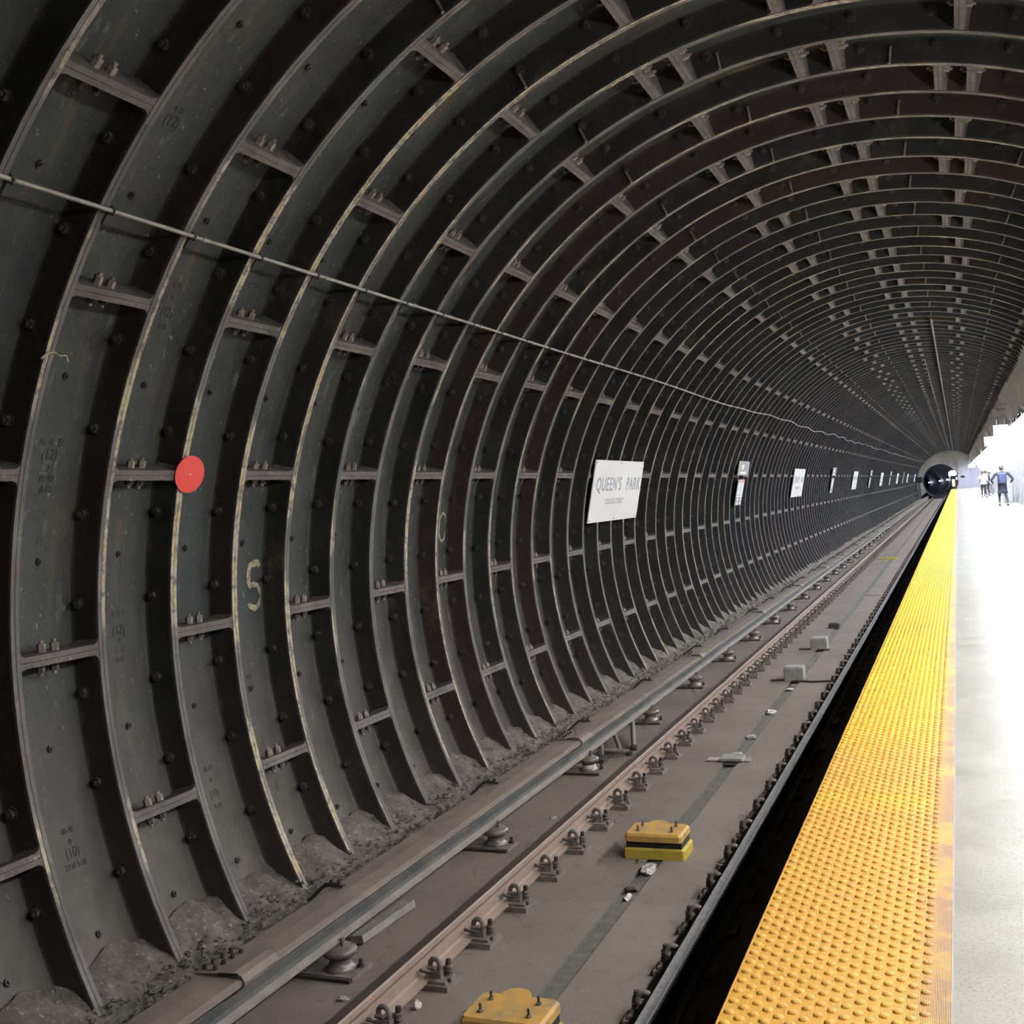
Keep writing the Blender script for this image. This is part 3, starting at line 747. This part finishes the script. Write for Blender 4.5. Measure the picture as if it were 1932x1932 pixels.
# ================================================================ TRACK BOXES
def ybox(loc, lab, sc_=1.0, rz=0.0):
    t = thing('signal_box', lab, 'track box', loc, None, rz)
    b = MB(); b.cbox((-.215, -.135, 0), (.215, .135, .075), .012, YBOX2); b.build('lower_casting', t)
    b = MB(); b.box((-.195, -.12, .072), (.195, .12, .125), BLK); b.build('gap', t)
    b = MB(); b.cbox((-.20, -.14, .120), (.20, .14, .175), .016, YBOX); b.cyl((-.03, .14, .120), (0, 0, 1), .075, .050, YBOX, 20); lid = b.build('lid', t)
    b = MB(); b.cyl((0, 0, .175), (0, 0, 1), .013, .012, DUSTSTEEL, 6); b.cyl((0, 0, .187), (0, 0, 1), .006, .028, DUSTDARK, 6); me = b.mesh('stud')
    for x in (-.12, .12):
        for y in (-.07, .06):
            o = bpy.data.objects.new('stud', me); C.objects.link(o); o.parent = lid; o.location = (x, y, 0)
    return t
ybox((-2.10, 7.40, BED), 'yellow track box in mid bed, the farther of two')
ybox((-2.075, 4.62, BED), 'yellow track box cut by the bottom edge, the nearer of two')
def gbox(loc, lab):
    t = thing('cable_box', lab, 'box', loc)
    b = MB(); b.cbox((-.125, -.10, .0), (.125, .13, .17), .01, GBOX); b.build('body', t)
    b = MB(); b.cbox((-.11, -.09, .17), (.11, .12, .178), .004, GBOX); b.build('lid', t)
    b = MB(); b.box((-.02, -.20, .002), (.16, -.10, .012), BLK); b.box((-.30, -.09, .002), (-.125, -.05, .02), DUSTDARK); b.build('cable_opening', t)
gbox((-2.115, 14.45, BED), 'pale grey block box over the drain slot, nearer of two')
gbox((-2.115, 17.2, BED), 'pale grey block box over the drain slot, farther of two')
t = thing('slot_cover', 'thin grey plate bridging the drain slot with a dark opening', 'cover plate', (-2.13, 10.1, BED))
b = MB(); b.box((-.20, -.06, .004), (.20, .07, .014), GBOX); b.cbox((-.07, -.09, .014), (.14, .09, .04), .008, GBOX); b.build('plate', t)
b = MB(); b.box((-.03, -.19, .001), (.10, -.092, .004), BLK); b.build('opening', t)
t = thing('drain_lump', 'small dark block sitting on the drain slot', 'block', (-2.15, 19.7, BED)); b = MB(); b.cbox((-.09, -.08, 0), (.09, .08, .09), .02, DUSTDARK); b.build('body', t)
t = thing('track_magnet', 'far pale yellow bar across the middle of the track', 'track bar', (-2.2, 36.7, BED)); b = MB(); b.cbox((-.26, -.12, .0), (.26, .12, .06), .01, YBOX2); b.build('bar', t)
b = MB(); b.box((-.20, .12, .0), (.2, .5, .05), DUSTDARK); b.build('housing', t)
t = thing('expansion_joint', 'dark L-shaped slit across the track bed', 'joint', (-1.9, 25.2, BED)); b = MB(); b.box((-.13, -.03, .001), (.17, .03, .006), BLK); b.build('slit', t)
t = thing('cross_cable', 'thin cable crossing the bed from grey box to platform rail', 'cable', (0, 14.25, BED))
b = MB(); b.tube([(-2.0, .02, .012), (-1.85, -.02, .012), (-1.7, .02, .012), (-1.56, 0, .012)], .014, DUSTDARK, 6); b.build('cable', t)
# litter
def crumple(loc, size, mat, name, lab, cat='litter', seed=1, flat=.35):
    rg = random.Random(seed); bm = bmesh.new(); bmesh.ops.create_icosphere(bm, subdivisions=2, radius=1)
    for v in bm.verts:
        k = 1 + rg.uniform(-.4, .4); v.co = Vector((v.co.x * size[0] * k, v.co.y * size[1] * k, max(0, v.co.z * size[2] * k * 1.0 + size[2] * .6)))
    me = bpy.data.meshes.new(name); bm.to_mesh(me); bm.free(); me.materials.append(mat)
    return solo(name, me, loc, lab, cat)
crumple((-2.09, 7.07, BED - .012), (.05, .10, .022), FOIL, 'crumpled_foil', 'crumpled silver foil in the slot just before the farther yellow box', seed=2)
crumple((-2.08, 6.55, BED - .012), (.018, .05, .014), PAPER, 'paper_scrap', 'white paper scrap in the drain slot between the yellow boxes', seed=3)
crumple((-2.10, 6.68, BED - .012), (.04, .03, .018), RUSTD, 'dark_scrap', 'small dark tangle beside the white paper scrap', seed=4)
crumple((-2.10, 12.37, BED - .012), (.055, .07, .02), PAPER, 'paper_wrapper', 'pale wrapper on the slot beyond the slot cover', seed=5)
crumple((-2.10, 11.10, BED - .012), (.06, .06, .02), FOIL, 'grey_scrap', 'greyish crumpled scrap on the slot beyond the slot cover', seed=6)
crumple((-2.10, 10.32, BED + .002), (.06, .04, .015), FOIL, 'foil_strip', 'bright foil strip just behind the slot cover', seed=7)
crumple((-2.10, 13.78, BED - .012), (.05, .04, .012), PAPER, 'paper_slip', 'white slip in the slot just before the nearer grey box', seed=8)
crumple((-3.12, 4.85, BED), (.035, .02, .012), FOIL, 'bright_chip', 'tiny bright chip on the bed below the nearest insulator', seed=9)
crumple((-2.69, 4.86, BED), (.012, .022, .025), PAPER, 'white_stub', 'tiny white stub beside the wall-side rail clips', seed=10)
crumple((-3.14, 8.1, BED), (.03, .018, .012), PAPER, 'pale_chip', 'pale chip lying between power rail and running rail', seed=11)
# ================================================================ WALL FITTINGS
def wframe(a, r, y): return Matrix.Translation((CX, 0, CZ)) @ surf_frame(a, r, y)
def wallthing(name, label, cat, a, r, y, group=None):
    t = thing(name, label, cat, (0, 0, 0), group); t.matrix_world = wframe(a, r, y); return t
YM = 14.58; sign_ys = [14.58, 33.2, 52.6, 71.7, 91.2, 110.2, 129.5]
sl = ['white station name sign nearest the camera', 'white station name sign, second along the wall', 'white station name sign, third along the wall', 'white station name sign, fourth along the wall',
      'white station name sign, fifth along the wall', 'small far white station name sign, sixth along the wall', 'farthest tiny white station name sign beside the portal']
for i, (y, l) in enumerate(zip(sign_ys, sl)):
    t = wallthing('station_sign', l, 'sign', 13.0, R - .035, y, 'station name signs along the tunnel wall')
    w_, h_ = 1.15, .415
    b = MB(); b.box((-w_, -h_, 0), (w_, h_, .014), WHITE)
    b.build('sign_panel', t)
    b = MB()
    for x in (-w_ + .04, -.02, w_ - .04):
        for yy in (-h_ + .03, h_ - .03): b.cyl((x, yy, .013), (0, 0, 1), .012, .006, GREYP, 8)
    b.build('screws', t)
    I = Matrix.Identity(4)
    text_mesh('sign_title', "QUEEN'S", .255, GREYT, t, Matrix.Translation((-.440, .085, .0148)), .0008, 1.04, 1.13, off=.004)
    text_mesh('sign_title', "PARK", .255, GREYT, t, Matrix.Translation((.725, .085, .0148)), .0008, 1.04, 1.13, off=.004)
    text_mesh('sign_subtitle', "COLLEGE STREET", .105, GREYT, t, Matrix.Translation((-.10, -.145, .0148)), .0008, .95, 1.12, off=.001)
post = [(23.7, 'grey and white map poster pair between the first two name signs'), (42.5, 'grey and white map poster pair between second and third name signs'), (61.6, 'narrow far poster pair between third and fourth name signs'),
        (80.5, 'narrow far poster pair between fourth and fifth name signs'), (100.5, 'tiny far poster pair between fifth and sixth name signs')]
for y, l in post:
    t = wallthing('map_poster', l, 'poster', 13.5, R - .075, y, 'map posters between the name signs')
    b = MB(); b.box((-.62, .19, 0), (.60, .50, .015), GREYP); b.build('header_panel', t)
    b = MB(); b.box((-.50, .20, .015), (-.455, .49, .017), YSTRIPE); b.build('yellow_stripe', t)
    b = MB()
    for (x0, x1, y0, y1) in ((-.30, -.02, .34, .42), (-.22, -.10, .31, .36), (-.36, .30, .225, .275)): b.box((x0, y0, .015), (x1, y1, .017), WHITE)
    b.build('header_blocks', t)
    b = MB(); b.box((-.30, -.46, -.01), (.38, .10, .005), WHITE); b.build('map_panel', t)
    b = MB(); b.box((-.30, .035, .005), (.38, .10, .007), ORANGEP); b.build('orange_band', t)
    b = MB(); b.box((.035, -.46, .005), (.045, .035, .007), GREYP); b.box((-.30, -.24, .005), (.38, -.232, .007), GREYP); b.build('map_lines', t)
    b = MB(); b.box((-.30, -.46, .005), (.38, -.29, .007), GREYP)
    for x in (-.22, .12):
        for yy in (-.36, -.44): b.box((x, yy, .007), (x + .16, yy + .055, .009), WHITE)
    b.build('footer_icons', t)
# red disc
t = wallthing('red_disc', 'round flat red marker disc fixed to the lining', 'marker disc', 16.3, R - .02, Y0 + 4.06 * SP)
t.matrix_world = t.matrix_world @ Matrix.Rotation(radians(-8), 4, 'Y')
b = MB(); b.cyl((0, 0, 0), (0, 0, 1), .115, .006, RED, 48); b.build('disc', t)
b = MB(); b.cyl((0, 0, .006), (0, 0, 1), .006, .003, WHITE, 10); b.build('rivet', t)
# conduit with clips
cd = thing('wall_conduit', 'thin grey conduit clipped along the upper tunnel wall', 'conduit', (CX, 0, CZ))
def cang(y):
    a = 37.8
    if y > 10: a += .35 * sin((y - 10) * .5) * min(1, (y - 10) / 8) 
    if y > 18: a += .45 * sin(y * 1.9) * min(1, (y - 18) / 15) + (y - 18) * .045
    return a
pts = []; y = -4.0
while y < YEND - 8:
    pts.append(pr(min(cang(y), 43.5), R - .028, y)); y += SP / 2
b = MB(); b.tube(pts, .0125, COND, 8); b.build('pipe', cd)
for n in range(-2, 48):
    y = Y0 + n * SP + TF; a = cang(y); b = MB()
    b.tube([Vector(pr(a + .25, R - .010, y)), Vector(pr(a + .15, R - .045, y)), Vector(pr(a - .25, R - .045, y)), Vector(pr(a - .3, R - .008, y)), Vector(pr(a - 1.3, R - .006, y))], .006, BOLT, 5)
    b.build('clip', cd)
b = MB()
for y in [4.9 + 1.24 * k for k in range(20)]:
    b.cyl(pr(cang(y), R - .028, y), (0, 1, 0), .0165, .035, COND, 8)
b.build('couplings', cd)
cd2 = thing('crown_conduit', 'straight pipe running along the crown of the tunnel', 'conduit', (CX, 0, CZ))
b = MB(); b.tube([pr(98, R - .03, y) for y in (22, 60, 100, 136)], .022, DUSTSTEEL, 6); b.build('pipe', cd2)
cd3 = thing('crown_cable', 'thin cable along the crown, left of the crown pipe', 'conduit', (CX, 0, CZ))
b = MB(); b.tube([pr(93 - .25 * sin(y / 3), R - .02, y) for y in range(30, 137, 3)], .014, DUSTSTEEL, 6); b.build('cable', cd3)
# string scraps tied on the flange
t = wallthing('tied_string', 'short knotted pale string caught on the lining edge at far left', 'string', 25.9, R - .006, Y0 + 2.05 * SP)
b = MB(); b.tube([(-.10, -.03, .02), (-.06, .0, .01), (-.02, .01, .012), (.02, -.005, .012), (.06, .0, .01), (.08, -.03, .015)], .006, CREAM, 6); b.build('cord', t)
# ================================================================ PLATFORM SIDE
fx = thing('fluorescent_light', 'long white fluorescent light hung over the platform', 'light', (LAMP_X, 5, LAMP_Z), 'fluorescent lights in a row over the platform')
b = MB(); b.box((-.14, -1.12, .03), (.14, 1.12, .12), GREYP); b.build('housing', fx)
b = MB(); b.box((-.12, -1.10, -.03), (.12, 1.10, .03), LITEM); b.build('diffuser', fx)
b = MB()
for y in (-.8, .8): b.cyl((0, y, .12), (0, 0, 1), .012, .13, GREYP, 6)
b.build('hangers', fx)
_d = MB(); _d.box((-.12, -1.10, -.03), (.12, 1.10, .03), LITEF); cool = _d.mesh('diffuser')
y = 2.6; fx.location = (LAMP_X, y, LAMP_Z)
while y < YEND - 4.5:
    y += 2.62; c = copy_tree(fx, None, (LAMP_X, y, LAMP_Z))
    if y > 17:
        for ch in c.children:
            if ch.name.startswith('diffuser'): ch.data = cool
# hanging direction signs
for (x, y, z, w2, h2, lab) in [(1.72, 74.0, 2.42, .42, .17, 'lit white hanging box sign over the platform, above the walkers'), (1.34, 37.0, 2.80, .19, .15, 'white box sign under the ceiling, nearest'), (1.32, 48.0, 2.80, .20, .16, 'white box sign under the ceiling, second'), (1.35, 112.0, 2.35, .3, .14, 'small far lit hanging sign near the end wall')]:
    t = thing('hanging_sign', lab, 'sign', (x, y, z))
    b = MB(); b.box((-w2 - .03, .0, -h2 - .03), (w2 + .03, .16, h2 + .03), ENDP); b.build('case', t)
    b = MB(); b.box((-w2, -.012, -h2), (w2, 0, h2), SIGNLIT); b.build('face', t)
    b = MB()
    for sx in (-.6, .6): b.cyl((sx * w2, .08, h2 + .03), (0, 0, 1), .015, 3.12 - (z + h2), GREYP, 6)
    b.build('hanger', t)
# ceiling pipes and cable trays
for (x, z, r, lab) in [(2.25, 2.92, .07, 'grey service pipe under the platform ceiling, left one'), (2.45, 2.85, .05, 'thinner service pipe under the platform ceiling, right one')]:
    t = thing('service_pipe', lab, 'pipe', (x, 0, z)); b = MB(); b.tube([(0, -4, 0), (0, 137, 0)], r, GREYP, 10); b.build('pipe', t)
# waste bin and post on the platform
t = thing('waste_bin', 'white boxy bin standing on the platform by the right wall', 'bin', (2.25, 59, 0))
b = MB(); b.cbox((-.22, -.25, .05), (.22, .25, 1.05), .03, TILEW); b.build('body', t)
b = MB(); b.box((-.14, -.262, .70), (.14, -.25, .90), GREYP); b.build('opening', t)
b = MB(); b.box((-.20, -.23, 0), (.20, .23, .05), GREYP); b.build('plinth', t)
t = thing('grey_post', 'slim grey post beside the white bin', 'post', (2.50, 60.5, 0)); b = MB(); b.cyl((0, 0, 0), (0, 0, 1), .07, 1.25, GREYP, 12); b.build('shaft', t)
b = MB(); b.cyl((0, 0, 0), (0, 0, 1), .12, .03, GREYP, 12); b.build('base', t)
t = thing('far_bench', 'white bench against the right wall beyond the walkers', 'bench', (2.35, 92, 0))
b = MB(); b.box((-.22, -.8, .42), (.22, .8, .47), TILEW); b.build('seat', t)
for yy in (-.7, .7):
    b = MB(); b.box((-.2, yy - .04, 0), (.2, yy + .04, .42), GREYP); b.build('leg', t)
# portal equipment
t = thing('end_sign_cabinet', 'black cabinet with small pale orange sign at platform end', 'cabinet', (-.42, 137.6, 0)); b = MB(); b.box((-.30, -.1, .012), (.30, .12, 1.62), BLK); b.build('cabinet', t)
b = MB(); b.box((-.16, -.115, .35), (.13, -.1, 1.15), emis('lit_orange_sign', (1, .72, .45), 1.3)); b.build('sign_face', t)
b = MB(); b.box((-.03, -.125, .50), (.03, -.115, 1.0), simple('sign_orange', (.7, .22, .05), None, 3, .5)); b.build('sign_stroke', t)
t = thing('camera_housing', 'small dark box on the end wall right of the portal', 'box', (.62, YEND - .2, 1.42)); b = MB(); b.box((-.2, -.1, -.09), (.2, .0, .09), BLK); b.build('body', t)
t = thing('wall_cabinet', 'dark box fixed on the wall left of the portal', 'cabinet', (-4.0, 132, .95)); b = MB(); b.box((-.32, -.2, .1), (.30, .2, .75), BLK); b.build('box', t)
b = MB(); b.box((-.2, -.12, -1.75), (.12, .12, .1), simple('teal_grey_cabinet', (.10, .13, .14), None, 2, .5)); b.build('lower_box', t)
t = thing('portal_floodlight', 'bright white light at the right edge of the portal', 'light', (-.52, 141.2, 1.85)); b = MB(); b.lathe((0, 0, -.3), [(.05, -.1), (.36, .0), (.42, .25), (.36, .5), (.05, .65)], TUNL, 14); b.build('lamp', t)
b = MB(); b.box((-.05, .0, .25), (.6, .08, .33), BLK); b.build('bracket', t)
lamps = [(7, .16), (13, .15), (20, .15), (28, .14), (37, .13), (47, .12)]
for k, (s_, sz) in enumerate(lamps):
    p = tpath(s_); ph = radians(4)
    q = Vector((p.x + (PRAD - .22) * cos(ph), p.y, p.z + (PRAD - .3) * sin(ph)))
    t = thing('tunnel_lamp', 'bluish lamp on the running tunnel wall beyond the portal', 'lamp', q, 'lamps receding in the tunnel beyond')
    b = MB(); b.box((-sz, -.05, -sz * .6), (sz * .6, .05, sz * .6), TUNL); b.build('lens', t)
    b = MB(); b.box((sz * .6, -.05, -.08), (.2, .05, .08), BLK); b.build('bracket', t)
# ================================================================ PEOPLE
def skin_body(name, joints_, edges, mat, parent):
    me = bpy.data.meshes.new(name); me.from_pydata([j[0] for j in joints_], edges, []); me.materials.append(mat)
    o = bpy.data.objects.new(name, me); C.objects.link(o); o.parent = parent
    md = o.modifiers.new('skin', 'SKIN'); md.use_smooth_shade = True
    sv = me.skin_vertices[0].data if me.skin_vertices else None
    if sv is None:
        bpy.context.view_layer.objects.active = o; bpy.context.view_layer.update(); sv = me.skin_vertices[0].data
    for v, j in zip(sv, joints_): v.radius = j[1] if isinstance(j[1], tuple) else (j[1], j[1])
    sv[0].use_root = True
    s2 = o.modifiers.new('sub', 'SUBSURF'); s2.levels = 2; s2.render_levels = 2
    return o
def blob(name, c, r, mat, parent, n=14):
    bm = bmesh.new(); bmesh.ops.create_uvsphere(bm, u_segments=n, v_segments=n, radius=1)
    for v in bm.verts: v.co = Vector((v.co.x * r[0] + c[0], v.co.y * r[1] + c[1], v.co.z * r[2] + c[2]))
    for f in bm.faces: f.smooth = True
    me = bpy.data.meshes.new(name); bm.to_mesh(me); bm.free(); me.materials.append(mat)
    o = bpy.data.objects.new(name, me); C.objects.link(o); o.parent = parent; return o
def person(lab, loc, h, top, legs, hair, elbows, stride, coat_len, sw=1.0, rz=0.0, pack=None, group=None):
    t = thing('person', lab, 'person', loc, None, rz); k = h / 1.75
    def P(x, y, z): return (x * k, y * k, z * k)
    sx = .20 * sw; ex = .20 * sw + elbows; st = stride
    # whole body in skin tone, clothes over it
    J = [(P(0, 0, .96), (.13, .10)), (P(0, 0, 1.15), (.12, .09)), (P(0, 0, 1.38), (.15, .10)), (P(0, 0, 1.50), .05), (P(0, .01, 1.56), .055), (P(0, .015, 1.64), (.082, .098)), (P(0, .01, 1.71), (.065, .08)),
         (P(-.09, 0, .90), .085), (P(-.10 - .03, st * .5, .48), .055), (P(-.11 - .03, st * .35, .09), .038), (P(-.11 - .03, st * .35 + .14, .035), .032),
         (P(.09, 0, .90), .085), (P(.11, -st * .1, .48), .055), (P(.16, -st, .10), .038), (P(.16, -st + .14, .04), .032),
         (P(-sx, 0, 1.40), .055), (P(-ex, -.03, 1.14), .040), (P(-ex + .10 * (elbows > .1), .14, .98), .028), (P(-ex + .12 * (elbows > .1), .20, .95), .030),
         (P(sx, 0, 1.40), .055), (P(ex, -.03, 1.14), .040), (P(ex - .10 * (elbows > .1), .14, .98), .028), (P(ex - .12 * (elbows > .1), .20, .95), .030)]
    E_ = [(0, 1), (1, 2), (2, 3), (3, 4), (4, 5), (5, 6), (0, 7), (7, 8), (8, 9), (9, 10), (0, 11), (11, 12), (12, 13), (13, 14), (2, 15), (15, 16), (16, 17), (17, 18), (2, 19), (19, 20), (20, 21), (21, 22)]
    skin_body('body', J, E_, SKIN, t)
    JT = [(P(0, 0, coat_len + .12), (.21, .15)), (P(0, 0, 1.18), (.20, .14)), (P(0, 0, 1.40), (.19, .13)), (P(0, 0, 1.48), .075),
          (P(-sx, 0, 1.41), .072), (P(-ex, -.03, 1.14), .058), (P(-ex + .08 * (elbows > .1), .11, 1.01), .045), (P(sx, 0, 1.41), .072), (P(ex, -.03, 1.14), .058), (P(ex - .08 * (elbows > .1), .11, 1.01), .045), (P(0, 0, coat_len), (.23, .16))]
    skin_body('coat' if coat_len < .8 else 'shirt', JT, [(0, 1), (1, 2), (2, 3), (2, 4), (4, 5), (5, 6), (2, 7), (7, 8), (8, 9), (0, 10)], top, t)
    JL = [(P(0, 0, .97), (.14, .11)), (P(-.09, 0, .88), .098), (P(-.13, st * .5, .48), .068), (P(-.14, st * .35, .14), .052), (P(.09, 0, .88), .098), (P(.11, -st * .1, .48), .068), (P(.16, -st, .15), .052)]
    skin_body('trousers', JL, [(0, 1), (1, 2), (2, 3), (0, 4), (4, 5), (5, 6)], legs, t)
    for sxx, yy in ((-.14, st * .35), (.16, -st)):
        blob('shoe', P(sxx, yy + .05, .045), (.05 * k, .14 * k, .045 * k), COAT, t, 10)
    blob('hair', P(0, -.012, 1.665), (.098 * k, .115 * k, .115 * k), hair, t)
    if pack:
        b = MB(); b.cbox((-.17 * k, -.27 * k, .98 * k), (.17 * k, -.11 * k, 1.44 * k), .05, pack); b.cbox((-.12 * k, -.31 * k, 1.02 * k), (.12 * k, -.27 * k, 1.22 * k), .02, pack); b.build('backpack', t)
    return t
person('person in a long dark coat walking away with a blue backpack', (1.86, 54.3, 0), 1.82, COAT, LEGG, HAIR, .19, .20, .60, 1.25, radians(4), PACK)
person('person in a white shirt and dark trousers standing at the platform edge side', (1.52, 76.0, 0), 1.74, SHIRT, TROUS, HAIR, .05, .08, .92, 1.05, radians(-15))
person('person in pale top and grey trousers, farthest of the walkers', (2.08, 84.0, 0), 1.66, SHIRT, simple('mid_grey_trousers', (.22, .22, .25), None, 5, .7), HAIR, .05, .10, .90, .9, radians(20))
person('person in dark jacket partly hidden beyond the white-shirted person', (1.80, 81.0, 0), 1.76, COAT, TROUS, HAIR, .04, .05, .85, .85, radians(10))
